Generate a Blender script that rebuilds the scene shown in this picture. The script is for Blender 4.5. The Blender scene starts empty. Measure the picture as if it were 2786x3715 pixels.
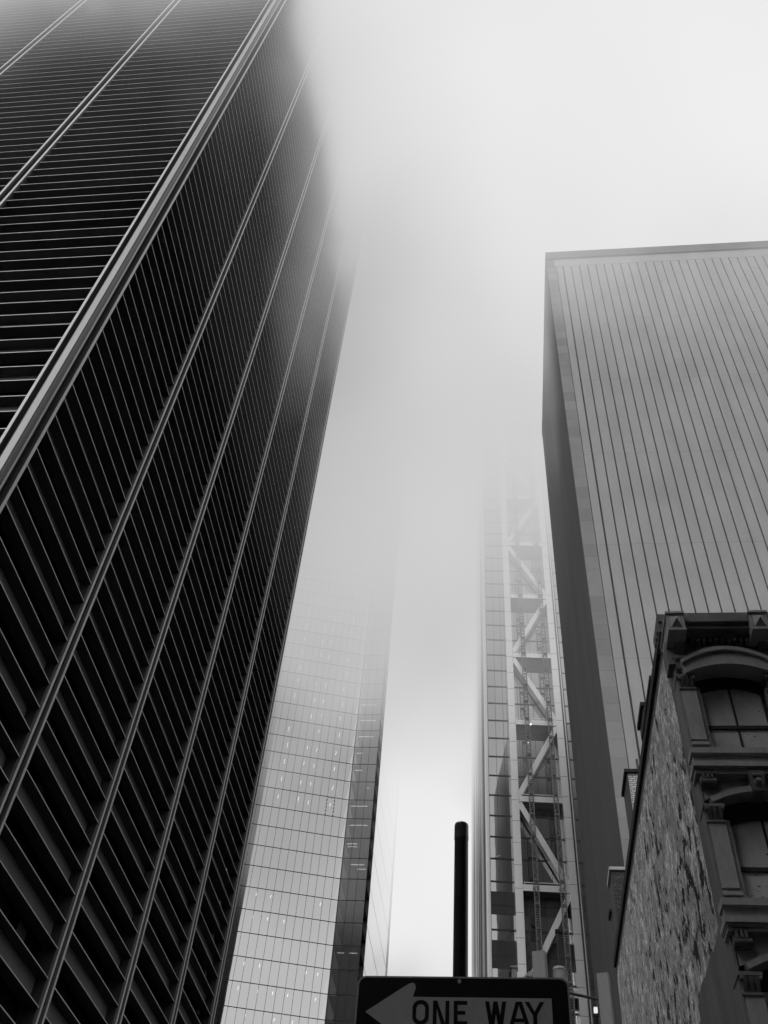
import bpy, math, random
from mathutils import Vector, Matrix
random.seed(7)
S = bpy.context.scene
COL = S.collection
R = math.radians

# ------------------------------------------------------------------ helpers
class MB:
    """collects boxes, prisms and tubes and links them as ONE mesh object"""
    def __init__(self):
        self.v = []; self.f = []; self.m = []; self.sm = []
    def _add(self, vs, fs, mi=0, smooth=False):
        o = len(self.v)
        self.v += [tuple(p) for p in vs]
        for f in fs:
            self.f.append(tuple(o + i for i in f)); self.m.append(mi); self.sm.append(smooth)
    def box(self, x0, x1, y0, y1, z0, z1, mi=0, bottom=None):
        if x0 > x1: x0, x1 = x1, x0
        if y0 > y1: y0, y1 = y1, y0
        if z0 > z1: z0, z1 = z1, z0
        vs = [(x0,y0,z0),(x1,y0,z0),(x1,y1,z0),(x0,y1,z0),(x0,y0,z1),(x1,y0,z1),(x1,y1,z1),(x0,y1,z1)]
        self._add(vs, [(4,5,6,7),(0,1,5,4),(1,2,6,5),(2,3,7,6),(3,0,4,7)], mi)
        self._add(vs, [(3,2,1,0)], mi if bottom is None else bottom)
        return self
    def hexa(self, vs, mi=0):
        self._add(vs, [(3,2,1,0),(4,5,6,7),(0,1,5,4),(1,2,6,5),(2,3,7,6),(3,0,4,7)], mi)
    def bar(self, p, q, w, h, up=(0,0,1), mi=0):
        """rectangular bar from p to q, w wide, h high"""
        p = Vector(p); q = Vector(q); d = (q-p).normalized()
        u = Vector(up); s = d.cross(u)
        if s.length < 1e-4: s = d.cross(Vector((0,1,0)))
        s.normalize(); u = s.cross(d).normalized()
        a = s*(w/2); b = u*(h/2)
        self.hexa([p-a-b,p+a-b,p+a+b,p-a+b,q-a-b,q+a-b,q+a+b,q-a+b], mi)
    def tube(self, p, q, r, n=16, r2=None, mi=0, caps=True):
        p = Vector(p); q = Vector(q); d = (q-p).normalized()
        s = d.cross(Vector((0,0,1)))
        if s.length < 1e-4: s = Vector((1,0,0))
        s.normalize(); u = s.cross(d).normalized(); r2 = r if r2 is None else r2
        vs = []
        for c, rr in ((p, r), (q, r2)):
            for i in range(n):
                a = 2*math.pi*i/n; vs.append(c + s*(rr*math.cos(a)) + u*(rr*math.sin(a)))
        self._add(vs, [(i,(i+1)%n,n+(i+1)%n,n+i) for i in range(n)], mi, True)
        if caps:
            self._add(vs[:n], [tuple(range(n))[::-1]], mi); self._add(vs[n:], [tuple(range(n))], mi)
    def extrude_y(self, poly, y0, y1, mi=0, back=True):
        """polygon in (x, z) extruded along y"""
        n = len(poly)
        vs = [(x, y0, z) for x, z in poly] + [(x, y1, z) for x, z in poly]
        self._add(vs, [(i,(i+1)%n,n+(i+1)%n,n+i) for i in range(n)], mi)
        self._add(vs[:n], [tuple(range(n))], mi)
        if back: self._add(vs[n:], [tuple(range(n))[::-1]], mi)
    def extrude_x(self, poly, x0, x1, mi=0):
        """polygon in (y, z) extruded along x"""
        n = len(poly)
        vs = [(x0, y, z) for y, z in poly] + [(x1, y, z) for y, z in poly]
        self._add(vs, [(i,(i+1)%n,n+(i+1)%n,n+i) for i in range(n)], mi)
        self._add(vs[:n], [tuple(range(n))[::-1]], mi); self._add(vs[n:], [tuple(range(n))], mi)
    def band_y(self, lo, hi, y0, y1, mi=0):
        """strip between two polylines (x,z), extruded along y"""
        for i in range(len(lo)-1):
            a, b, c, d = lo[i], lo[i+1], hi[i+1], hi[i]
            self.hexa([(a[0],y0,a[1]),(b[0],y0,b[1]),(b[0],y1,b[1]),(a[0],y1,a[1]),
                       (d[0],y0,d[1]),(c[0],y0,c[1]),(c[0],y1,c[1]),(d[0],y1,d[1])], mi)
    def build(self, name, mat, parent=None, label=None, recalc=False):
        me = bpy.data.meshes.new(name)
        off = Vector((0,0,0))
        me.from_pydata(self.v, [], self.f)
        mats = mat if isinstance(mat, (list, tuple)) else [mat]
        for m in mats: me.materials.append(m)
        me.polygons.foreach_set('material_index', self.m)
        me.polygons.foreach_set('use_smooth', self.sm)
        if recalc:
            import bmesh
            bm = bmesh.new(); bm.from_mesh(me); bmesh.ops.recalc_face_normals(bm, faces=bm.faces); bm.to_mesh(me); bm.free()
        me.update()
        o = bpy.data.objects.new(name, me); COL.objects.link(o)
        if parent is not None: o.parent = parent
        if label: o['label'] = label
        return o

def thing(name, label, cat, loc=(0,0,0), rz=0.0, group=None):
    o = bpy.data.objects.new(name, None); COL.objects.link(o)
    o.location = loc; o.rotation_euler = (0,0,rz); o.empty_display_size = .5
    o['label'] = label; o['category'] = cat
    if group: o['group'] = group
    return o
def tag(o, label, cat, group=None):
    o['label'] = label; o['category'] = cat
    if group: o['group'] = group
    return o
def structure(o):
    o['kind'] = 'structure'; return o

# ------------------------------------------------------------------ materials
def nodes(name):
    m = bpy.data.materials.new(name); m.use_nodes = True
    nt = m.node_tree; nt.nodes.clear()
    return m, nt, nt.nodes, nt.links
def gray(v): return (v, v, v, 1)
def pos(nt, scale=(1,1,1)):
    g = nt.nodes.new('ShaderNodeNewGeometry'); mp = nt.nodes.new('ShaderNodeMapping')
    mp.inputs['Scale'].default_value = scale
    nt.links.new(g.outputs['Position'], mp.inputs['Vector']); return mp.outputs['Vector']
def noise(nt, vec, scale, detail=3, rough=.55):
    n = nt.nodes.new('ShaderNodeTexNoise'); n.inputs['Scale'].default_value = scale
    n.inputs['Detail'].default_value = detail; n.inputs['Roughness'].default_value = rough
    nt.links.new(vec, n.inputs['Vector']); return n.outputs['Fac']
def ramp(nt, fac, stops):
    r = nt.nodes.new('ShaderNodeValToRGB'); cr = r.color_ramp
    while len(cr.elements) < len(stops): cr.elements.new(.5)
    for e, (p, v) in zip(cr.elements, stops): e.position = p; e.color = gray(v)
    nt.links.new(fac, r.inputs['Fac']); return r.outputs['Color']
def math_n(nt, op, a, b=None, c=None, clamp=False):
    n = nt.nodes.new('ShaderNodeMath'); n.operation = op; n.use_clamp = clamp
    for i, x in enumerate((a, b, c)):
        if x is None: continue
        if isinstance(x, (int, float)): n.inputs[i].default_value = x
        else: nt.links.new(x, n.inputs[i])
    return n.outputs[0]
def bump(nt, h, strength, dist=.02):
    b = nt.nodes.new('ShaderNodeBump'); b.inputs['Strength'].default_value = strength
    b.inputs['Distance'].default_value = dist; nt.links.new(h, b.inputs['Height']); return b.outputs['Normal']
def finish(m, nt, col, rough=.6, spec=.4, metal=0, normal=None, emis=None):
    p = nt.nodes.new('ShaderNodeBsdfPrincipled'); o = nt.nodes.new('ShaderNodeOutputMaterial')
    if isinstance(col, (int, float)): p.inputs['Base Color'].default_value = gray(col)
    else: nt.links.new(col, p.inputs['Base Color'])
    if isinstance(rough, (int, float)): p.inputs['Roughness'].default_value = rough
    else: nt.links.new(rough, p.inputs['Roughness'])
    p.inputs['Specular IOR Level'].default_value = spec; p.inputs['Metallic'].default_value = metal
    if normal is not None: nt.links.new(normal, p.inputs['Normal'])
    if emis: p.inputs['Emission Color'].default_value = gray(1); p.inputs['Emission Strength'].default_value = emis
    nt.links.new(p.outputs['BSDF'], o.inputs['Surface']); return m
def weathered(name, lo, hi, scale=.6, stretch=(1,1,.35), rough=.6, spec=.3, bmp=.15, fine=6.0, dist=.02, metal=0):
    m, nt, N, L = nodes(name)
    v = pos(nt, stretch)
    a = noise(nt, v, scale, 5); b = noise(nt, v, scale*fine, 3)
    mix = math_n(nt, 'ADD', math_n(nt, 'MULTIPLY', a, .65), math_n(nt, 'MULTIPLY', b, .35))
    c = ramp(nt, mix, [(.3, lo), (.7, hi)])
    return finish(m, nt, c, rough, spec, metal, bump(nt, b, bmp, dist) if bmp else None)

M_steel   = weathered('lit_steel_edge', .42, .6, .25, (1,1,.12), .42, .5, .05)  # flange edges lighter than the web: their light is in the colour
M_web     = weathered('shaded_steel_web', .13, .2, .25, (.3,.3,1), .5, .35, .05)  # same steel as the edges, with its shade put into the colour
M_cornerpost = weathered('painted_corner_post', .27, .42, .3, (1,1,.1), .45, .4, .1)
M_channel = weathered('shaded_steel_channel', .09, .14, .25, (1,1,.12), .5, .35, .05)  # recess between the flanges, darkened to carry its shade in the colour
M_soffit  = weathered('shaded_dark_steel', .028, .05, .3, rough=.6, spec=.2, bmp=0)  # undersides and column sides, shade painted into the steel
M_tint = None
M_core    = weathered('dark_core_wall', .02, .03, rough=.8, spec=.1, bmp=0)
M_mullion = weathered('dark_mullion_metal', .04, .07, rough=.5, spec=.4, bmp=0)
M_white   = weathered('white_steel_cladding', .84, .94, .35, (1,1,.3), .34, .5, .03, metal=.85)
M_whitedk = weathered('shaded_white_steel', .10, .14, .4, rough=.6, spec=.3, bmp=0)  # darker copy of the white steel, shade of undersides and recess painted in
M_louver  = weathered('dark_louvre_metal', .07, .11, rough=.6, spec=.3, bmp=0)
M_hoist   = weathered('galvanised_hoist_steel', .22, .34, 1.5, rough=.5, spec=.4, bmp=0)
M_asphalt = weathered('asphalt', .035, .065, 1.2, (1,1,1), .9, .2, .3, 30)
M_pave    = weathered('concrete_pavement', .2, .3, .8, (1,1,1), .85, .2, .2, 20)
M_ground  = weathered('ground_concrete', .08, .12, .3, (1,1,1), .9, .2, .1, 12)
M_paint   = weathered('white_road_paint', .6, .8, 3, (1,1,1), .7, .2, .1)
M_oldpaint= weathered('dark_painted_cast_iron', .19, .33, .9, (1,1,.4), .6, .3, .25, 8)
M_oldlow  = weathered('sooty_stone_trim', .09, .18, 1.4, (1,1,.5), .7, .25, .35, 7)
M_oldband = weathered('smooth_dark_stucco', .12, .22, .7, (1,1,.25), .85, .15, .35, 9)
M_coping  = weathered('sooty_coping', .03, .07, 1.0, (1,1,.6), .85, .15, .3, 8)
M_sash    = weathered('black_sash_paint', .012, .03, 2, rough=.5, spec=.3, bmp=0)
M_black   = weathered('black_sign_paint', .006, .016, 9, (1,1,1), .45, .3, .04, 6, .002)
M_signwht = weathered('weathered_sign_sheeting', .56, .68, 5, (1,1,1), .5, .35, .04, 8, .002)
M_alu     = weathered('sign_edge_metal', .5, .65, 6, (1,1,1), .4, .4, .03, 6, .002)
M_post    = weathered('black_painted_pole', .012, .035, 7, (1,1,.3), .3, .6, .15, 8, .003)
M_cap     = weathered('galvanised_pole_cap', .06, .12, 9, (1,1,.5), .22, .9, .1, 6, .003)
M_antenna = weathered('grey_antenna_radome', .42, .55, 2.5, rough=.55, spec=.35, bmp=.05)
M_pipe    = weathered('dark_pipe_steel', .05, .09, 3, rough=.45, spec=.4, bmp=.05)
M_block   = weathered('unseen_block_stone', .10, .16, .2, (1,1,.3), .8, .2, .1)
M_roof    = weathered('tar_roof', .04, .07, 1, (1,1,1), .9, .15, .2)

def lamp_mat(name, e):
    m, nt, N, L = nodes(name)
    em = N.new('ShaderNodeEmission'); em.inputs['Color'].default_value = gray(1); em.inputs['Strength'].default_value = e
    o = N.new('ShaderNodeOutputMaterial'); L.new(em.outputs[0], o.inputs['Surface']); return m
M_lamp = lamp_mat('fluorescent_tube', 3.0)
M_spot = lamp_mat('work_lamp', 3.0)
M_flood = lamp_mat('floodlight_lens', .8)

def glass_mat(name, refl, tint, wave=.003, scale=.15, body=0, gc=.95):
    """mirror-like facade glass: glossy reflection over tinted see-through"""
    m, nt, N, L = nodes(name)
    g = N.new('ShaderNodeBsdfGlossy'); g.inputs['Roughness'].default_value = .015; g.inputs['Color'].default_value = gray(gc)
    t = N.new('ShaderNodeBsdfTransparent'); t.inputs['Color'].default_value = gray(tint)
    fr = N.new('ShaderNodeFresnel'); fr.inputs['IOR'].default_value = 1.5
    fac = math_n(nt, 'ADD', math_n(nt, 'MULTIPLY', fr.outputs[0], 1.0 - refl), refl, clamp=True)
    nz = noise(nt, pos(nt), scale, 2)
    nb = bump(nt, nz, wave, 1.0); L.new(nb, g.inputs['Normal'])
    mx = N.new('ShaderNodeMixShader'); o = N.new('ShaderNodeOutputMaterial')
    L.new(fac, mx.inputs[0]); 
    under = t.outputs[0]
    if body:
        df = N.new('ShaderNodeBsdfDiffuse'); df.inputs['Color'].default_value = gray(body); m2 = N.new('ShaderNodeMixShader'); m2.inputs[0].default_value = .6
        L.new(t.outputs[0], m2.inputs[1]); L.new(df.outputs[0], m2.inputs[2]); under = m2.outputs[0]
    L.new(under, mx.inputs[1]); L.new(g.outputs[0], mx.inputs[2]); L.new(mx.outputs[0], o.inputs['Surface'])
    return m
M_glass4 = glass_mat('silver_facade_glass', .60, .5)
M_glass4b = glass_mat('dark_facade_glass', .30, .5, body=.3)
M_glass3 = glass_mat('grey_facade_glass', .42, .12, .006, .12)
M_paleglass = glass_mat('pale_mirror_glass', .85, .3, .002, .1, gc=.80)
M_inner = weathered('dim_interior_wall', .2, .3, rough=.8, spec=.1, bmp=0)

def cell_tone(nt, axes, sizes):
    """white noise per cell; axes = list of world axes, sizes = cell sizes in metres"""
    g = nt.nodes.new('ShaderNodeNewGeometry'); s = nt.nodes.new('ShaderNodeSeparateXYZ'); nt.links.new(g.outputs['Position'], s.inputs[0])
    c = nt.nodes.new('ShaderNodeCombineXYZ')
    for i, (a, sz) in enumerate(zip(axes, sizes)):
        f = math_n(nt, 'FLOOR', math_n(nt, 'DIVIDE', s.outputs[a], sz)); nt.links.new(f, c.inputs[i])
    w = nt.nodes.new('ShaderNodeTexWhiteNoise'); nt.links.new(c.outputs[0], w.inputs['Vector']); return w.outputs['Value'], s

def concrete_panels(name, lo, hi, sizes, axes=('X','Z'), amp=.12, joint=.05):
    m, nt, N, L = nodes(name)
    cell, s = cell_tone(nt, axes, sizes)
    n = noise(nt, pos(nt, (1,1,.5)), .35, 6); n2 = noise(nt, pos(nt), 6, 3)
    base = ramp(nt, math_n(nt, 'ADD', math_n(nt, 'MULTIPLY', n, .7), math_n(nt, 'MULTIPLY', n2, .3)), [(.25, lo), (.75, hi)])
    tone = math_n(nt, 'ADD', math_n(nt, 'MULTIPLY', cell, amp), 1-amp/2)
    fz = math_n(nt, 'FRACT', math_n(nt, 'DIVIDE', s.outputs['Z'], sizes[-1]))
    jt = math_n(nt, 'LESS_THAN', fz, joint/sizes[-1])
    jt = math_n(nt, 'SUBTRACT', 1, math_n(nt, 'MULTIPLY', jt, .30))
    mul = N.new('ShaderNodeMix'); mul.data_type = 'RGBA'; mul.blend_type = 'MULTIPLY'; mul.inputs[0].default_value = 1
    L.new(base, mul.inputs[6]); cc = N.new('ShaderNodeCombineColor')
    tj = math_n(nt, 'MULTIPLY', tone, jt)
    for i in range(3): L.new(tj, cc.inputs[i])
    L.new(cc.outputs[0], mul.inputs[7])
    return finish(m, nt, mul.outputs[2], .8, .2, 0, bump(nt, n2, .15, .03))
def tinted():
    m, nt, N, L = nodes('black_tinted_glass')
    cell, sx_ = cell_tone(nt, ('X','Y','Z'), (1.52, 1.52, 3.86))
    c = ramp(nt, cell, [(.0, .004), (.7, .012), (.93, .03), (1, .09)])
    return finish(m, nt, c, .1, .3, 0, bump(nt, noise(nt, pos(nt), .4, 2), .03, .3))
M_tint = tinted()
M_rib    = concrete_panels('ribbed_concrete', .35, .46, (1.28, 16.2), amp=.06)
M_pier   = concrete_panels('panelled_concrete_pier', .26, .35, (40, 1.98), amp=.2, joint=.04)
M_rdark  = weathered('dark_corrugated_cladding', .06, .10, .3, (1,1,.06), .6, .3, .1)
M_parap  = weathered('concrete_parapet', .16, .22, .4, rough=.8, spec=.2, bmp=.1)
M_slot   = weathered('dark_groove', .14, .19, rough=.9, spec=.1, bmp=0)
M_pale   = weathered('pale_metal_facade', .68, .8, .1, rough=.35, spec=.4, bmp=0)
M_paleln = weathered('pale_facade_joint', .4, .5, rough=.5, spec=.3, bmp=0)
M_findark = weathered('dark_side_fin', .2, .32, .9, (1,1,.02), .45, .4, .1, metal=.5)  # darker of the two alternating side fin tones
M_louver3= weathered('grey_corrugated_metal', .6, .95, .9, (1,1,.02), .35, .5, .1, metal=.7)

def brick(name, lo, hi):
    m, nt, N, L = nodes(name)
    g = N.new('ShaderNodeNewGeometry'); s = N.new('ShaderNodeSeparateXYZ'); L.new(g.outputs['Position'], s.inputs[0])
    c = N.new('ShaderNodeCombineXYZ'); L.new(math_n(nt, 'ADD', s.outputs['X'], s.outputs['Y']), c.inputs[0]); L.new(s.outputs['Z'], c.inputs[1])
    b = N.new('ShaderNodeTexBrick'); b.inputs['Scale'].default_value = 1; b.inputs['Brick Width'].default_value = .23; b.inputs['Row Height'].default_value = .09
    b.inputs['Mortar Size'].default_value = .012; b.inputs['Color1'].default_value = gray(lo); b.inputs['Color2'].default_value = gray(hi); b.inputs['Mortar'].default_value = gray(lo*.3)
    L.new(c.outputs[0], b.inputs['Vector'])
    return finish(m, nt, b.outputs['Color'], .85, .2, 0, bump(nt, b.outputs['Fac'], -.6, .03))
M_brick = brick('pale_chimney_brick', .7, .92)
M_brickdk = brick('old_dark_brick', .08, .15)

def peeling():
    """flaking painted brick: pale streaks where the paint holds, black pits where it has gone"""
    m, nt, N, L = nodes('peeling_paint_wall')
    g = N.new('ShaderNodeNewGeometry'); s = N.new('ShaderNodeSeparateXYZ'); L.new(g.outputs['Position'], s.inputs[0])
    y, z = s.outputs['Y'], s.outputs['Z']
    v1 = pos(nt, (1, .55, .42)); v2 = pos(nt, (1, .8, .6)); v3 = pos(nt, (1, 1.1, .75))
    big = noise(nt, pos(nt, (1,.35,.3)), .8, 3)
    mid = noise(nt, v2, 2.0, 6, .65); fin = noise(nt, v3, 3.0, 7, .75); grit = noise(nt, pos(nt, (1,1.3,.8)), 9, 4, .7)
    h = math_n(nt, 'ADD', math_n(nt, 'MULTIPLY', fin, .6), math_n(nt, 'MULTIPLY', mid, .4))
    pv = math_n(nt, 'ADD', math_n(nt, 'MULTIPLY', h, .6), math_n(nt, 'MULTIPLY', grit, .4))
    pc = ramp(nt, pv, [(.40, .12), (.455, .33), (.515, .44), (.54, .7), (.57, .98)])
    dens = math_n(nt, 'SUBTRACT', math_n(nt, 'ADD', math_n(nt, 'MULTIPLY', big, .6), math_n(nt, 'ADD', math_n(nt, 'MULTIPLY', math_n(nt, 'SUBTRACT', 17.5, z), .012), .27)), math_n(nt, 'MULTIPLY', math_n(nt, 'ABSOLUTE', math_n(nt, 'SUBTRACT', y, 28)), .018))
    pn = math_n(nt, 'ADD', math_n(nt, 'ADD', math_n(nt, 'MULTIPLY', noise(nt, v2, 2.3, 4, .6), .72), math_n(nt, 'MULTIPLY', noise(nt, v3, 6, 3, .7), .28)), math_n(nt, 'MULTIPLY', math_n(nt, 'SUBTRACT', dens, .5), .4))
    pit = ramp(nt, pn, [(.576, 0), (.592, 1)])
    mx = N.new('ShaderNodeMix'); mx.data_type = 'RGBA'; L.new(pit, mx.inputs[0]); L.new(pc, mx.inputs[6]); mx.inputs[7].default_value = gray(.02)
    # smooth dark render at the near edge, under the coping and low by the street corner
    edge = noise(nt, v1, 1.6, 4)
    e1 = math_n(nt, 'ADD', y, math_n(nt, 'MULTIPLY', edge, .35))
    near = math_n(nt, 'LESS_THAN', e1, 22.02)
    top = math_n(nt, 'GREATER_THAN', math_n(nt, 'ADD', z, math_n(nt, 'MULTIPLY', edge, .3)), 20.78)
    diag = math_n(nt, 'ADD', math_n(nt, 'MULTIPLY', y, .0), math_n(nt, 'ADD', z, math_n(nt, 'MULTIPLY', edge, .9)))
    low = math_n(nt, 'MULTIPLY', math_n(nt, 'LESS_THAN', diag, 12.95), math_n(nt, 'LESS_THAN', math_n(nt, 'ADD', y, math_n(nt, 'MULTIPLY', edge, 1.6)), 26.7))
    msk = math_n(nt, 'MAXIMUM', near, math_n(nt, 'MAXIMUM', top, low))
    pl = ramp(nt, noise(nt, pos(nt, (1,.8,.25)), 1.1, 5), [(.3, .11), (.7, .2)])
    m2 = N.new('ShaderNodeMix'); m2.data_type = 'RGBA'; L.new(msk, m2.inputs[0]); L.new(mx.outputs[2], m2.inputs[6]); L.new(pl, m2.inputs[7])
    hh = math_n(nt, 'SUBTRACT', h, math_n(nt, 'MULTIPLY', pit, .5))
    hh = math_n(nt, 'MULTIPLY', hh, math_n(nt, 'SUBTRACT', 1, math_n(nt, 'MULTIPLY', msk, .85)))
    return finish(m, nt, m2.outputs[2], .8, .2, 0, bump(nt, hh, .8, .06))
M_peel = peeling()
def grimy():
    m, nt, N, L = nodes('grimy_pane')
    a = noise(nt, pos(nt, (1,1,.6)), 1.2, 5); sp = noise(nt, pos(nt, (1,1,1.6)), 7, 4, .65)
    c = ramp(nt, a, [(.3, .28), (.55, .42), (.75, .52)]); k = ramp(nt, math_n(nt, 'ADD', sp, math_n(nt, 'MULTIPLY', a, .25)), [(.765, 1), (.79, .08)])
    mx = N.new('ShaderNodeMix'); mx.data_type = 'RGBA'; mx.blend_type = 'MULTIPLY'; mx.inputs[0].default_value = 1; L.new(c, mx.inputs[6]); L.new(k, mx.inputs[7])
    return finish(m, nt, mx.outputs[2], .3, .4, 0, bump(nt, a, .05, .2))
M_pane = grimy()

# ------------------------------------------------------------------ ground, roads, pavements
mb = MB(); mb.box(-2500, 2500, -2500, 2500, -.6, 0); structure(mb.build('ground', M_ground))
mb = MB(); mb.box(-24, -7, -400, 600, .002, .006); structure(mb.build('road', M_asphalt))
mb = MB(); mb.box(-7, 300, 7, 17.5, .002, .005); structure(mb.build('side_road', M_asphalt))
mb = MB()
for y in range(-60, 300, 6): mb.box(-15.6, -15.45, y, y+3, .009, .011)
structure(mb.build('lane_marking', M_paint))
mb = MB(); mb.box(-7, 40, -8, 7, .0, .14); structure(mb.build('pavement', M_pave))
mb = MB(); mb.box(-7, 4.6, 17.5, 140, .0, .14); structure(mb.build('far_pavement', M_pave))
mb = MB(); mb.box(-110, -24, 20, 140, .0, .14); structure(mb.build('plaza', M_pave))

# ------------------------------------------------------------------ dark steel tower, left
XC, YC = -30.0, 35.0         # outer faces: right face plane x = XC, front face plane y = YC
XE, YE = -98.0, 103.7
P = .85                      # flange projection
FH = 3.86; Z0 = 57.68
t = thing('steel_tower', 'black skyscraper of stacked horizontal steel beams rising at the left into the cloud', 'skyscraper', (XC, YC, 0))
def LT(mb, name, mat, **k):   # tower parts are given in world numbers, stored relative to the tower's base
    mb.v = [(x-XC, y-YC, z) for x, y, z in mb.v]; return mb.build(name, mat, t, **k)
NMIN, NMAX = -14, 47
ZT = Z0 + FH*(NMAX+1) + 2.0
mb = MB(); mb.box(XE+1.2, XC-1.5, YC+1.5, YE-1.2, 0, ZT-.6); LT(mb, 'core_wall', M_core)
CFX = (-46.8, -63.7, -80.6, -97.3); CSY = (50.0, 63.85, 77.45, 90.7, 103.15)
WX, WY = 1.25, 1.1
xs = [XC-1.42+.02] + [q for c in CFX for q in (c+WX/2-.02, c-WX/2+.02)]
ys = [YC+1.5-.02] + [q for c in CSY for q in (c-WY/2+.02, c+WY/2-.02)]
BX = [(xs[i+1], xs[i]) for i in range(0, len(xs)-1, 2)]; BY = [(ys[i], ys[i+1]) for i in range(0, len(ys)-1, 2)]
for n in range(NMIN, NMAX+1):
    zb = Z0 + FH*n; zt = zb + 1.93; th = .075; lip = .03
    b = MB()   # I-beam: web set back by P, flanges run out to the face; lit lip, shaded web and undersides put into the colours
    w = MB()
    for x0, x1 in BX:
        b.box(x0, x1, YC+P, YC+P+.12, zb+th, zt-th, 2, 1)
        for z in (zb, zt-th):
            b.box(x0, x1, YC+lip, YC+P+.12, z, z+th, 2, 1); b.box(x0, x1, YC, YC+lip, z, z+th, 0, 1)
        w.box(x0, x1, YC+P+.45, YC+P+.5, zt, zb+FH)
    for y0, y1 in BY:
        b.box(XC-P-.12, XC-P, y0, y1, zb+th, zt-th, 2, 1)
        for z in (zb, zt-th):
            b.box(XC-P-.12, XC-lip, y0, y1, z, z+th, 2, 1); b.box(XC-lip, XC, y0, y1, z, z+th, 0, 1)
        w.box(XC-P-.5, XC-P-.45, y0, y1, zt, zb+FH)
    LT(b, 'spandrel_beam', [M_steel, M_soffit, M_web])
    LT(w, 'window_band', M_tint)
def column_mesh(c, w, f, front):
    """H section: two flanges seen end on, a channel with its shade painted in between"""
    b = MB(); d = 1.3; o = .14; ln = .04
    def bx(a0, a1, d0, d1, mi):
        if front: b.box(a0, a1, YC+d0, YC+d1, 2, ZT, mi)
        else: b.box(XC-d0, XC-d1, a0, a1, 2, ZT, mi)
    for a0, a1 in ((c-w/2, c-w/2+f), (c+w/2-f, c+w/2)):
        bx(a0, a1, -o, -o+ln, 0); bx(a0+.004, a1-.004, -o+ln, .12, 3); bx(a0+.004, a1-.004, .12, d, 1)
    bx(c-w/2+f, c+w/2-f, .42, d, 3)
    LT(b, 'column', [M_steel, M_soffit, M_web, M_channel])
for x in CFX: column_mesh(x, WX, .24, True)
for y in CSY: column_mesh(y, WY, .22, False)
b = MB()   # corner column: flange, channel, solid post, channel, rib, flange
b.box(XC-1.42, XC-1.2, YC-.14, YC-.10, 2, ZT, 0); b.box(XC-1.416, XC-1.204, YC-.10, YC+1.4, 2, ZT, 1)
b.box(XC-1.2, XC-.76, YC+.40, YC+.9, 2, ZT, 3)
b.box(XC-.62, XC-.12, YC-.14, YC-.08, 2, ZT, 4); b.box(XC-.61, XC-.13, YC-.08, YC+.5, 2, ZT, 3)
b.box(XC-.76, XC-.70, YC-.02, YC+.4, 2, ZT, 3); b.box(XC-.06, XC-.02, YC-.05, YC+.2, 2, ZT, 3)
b.box(XC-.75, XC-.55, YC+.5, YC+1.2, 2, ZT, 3)
b.box(XC-.55, XC-.16, YC+.62, YC+.80, 2, ZT, 0); b.box(XC-.55, XC-.30, YC+.95, YC+1.02, 2, ZT, 2)
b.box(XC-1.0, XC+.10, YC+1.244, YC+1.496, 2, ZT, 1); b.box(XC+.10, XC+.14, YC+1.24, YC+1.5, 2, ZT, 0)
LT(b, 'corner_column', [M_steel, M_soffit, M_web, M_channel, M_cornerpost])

# ------------------------------------------------------------------ ribbed concrete tower, right
RX, RY, RH = 9.9, 73.5, 151.3
RX1, RY1 = 62.0, 109.6
t = thing('ribbed_tower', 'windowless grey concrete tower with vertical grooves and a dark corrugated side', 'skyscraper', (RX, RY, 0))
def RT(mb, name, mat, **k):
    mb.v = [(x-RX, y-RY, z) for x, y, z in mb.v]; return mb.build(name, mat, t, **k)
mb = MB(); mb.box(RX+.25, RX1, RY+.35, RY1, 0, RH-1.0); RT(mb, 'wall', M_slot)
b = MB(); g0 = 12.45; pitch = 1.2815
x = g0
while x < RX1-2:
    b.box(x+.08, x+pitch-.08, RY+.0, RY+.36, 0, 146.7); x += pitch
RT(b, 'ribbed_panels', M_rib)
b = MB(); b.box(11.42, g0-.12, RY+.03, RY+.36, 0, 146.7); RT(b, 'edge_panel', M_rib)
b = MB(); b.box(RX+.02, 11.36, RY+.10, RY+.36, 0, 146.7); RT(b, 'corner_pier', M_pier)
b = MB(); b.box(11.1, RX1, RY-.03, RY+.4, 146.7, 149.1); RT(b, 'frieze', M_rib)
b = MB(); b.box(RX, RX1, RY-.3, RY+.6, 149.1, RH); b.box(RX+.02, 11.08, RY+.05, RY+.5, 146.7, 149.1); RT(b, 'parapet', M_parap)
b = MB(); y = RY+.36
k = 0
while y < RY1:
    b.box(RX+.02 if k % 2 == 0 else RX+.14, RX+.3, y, y+.24, 0, RH-1.2); y += .24; k += 1
RT(b, 'corrugated_cladding', M_rdark)
b = MB()   # low parapet cap blocks along the side, slightly uneven
for i, (y0, y1) in enumerate(((74.1,75.6),(75.7,83.0),(83.2,90.8),(91.0,98.6),(98.8,106.5),(106.7,109.6))):
    b.box(RX-.02, RX+.4, y0, y1, RH-1.2, RH+.12*(i % 2) + .05*i)
RT(b, 'side_coping', M_parap)

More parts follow.
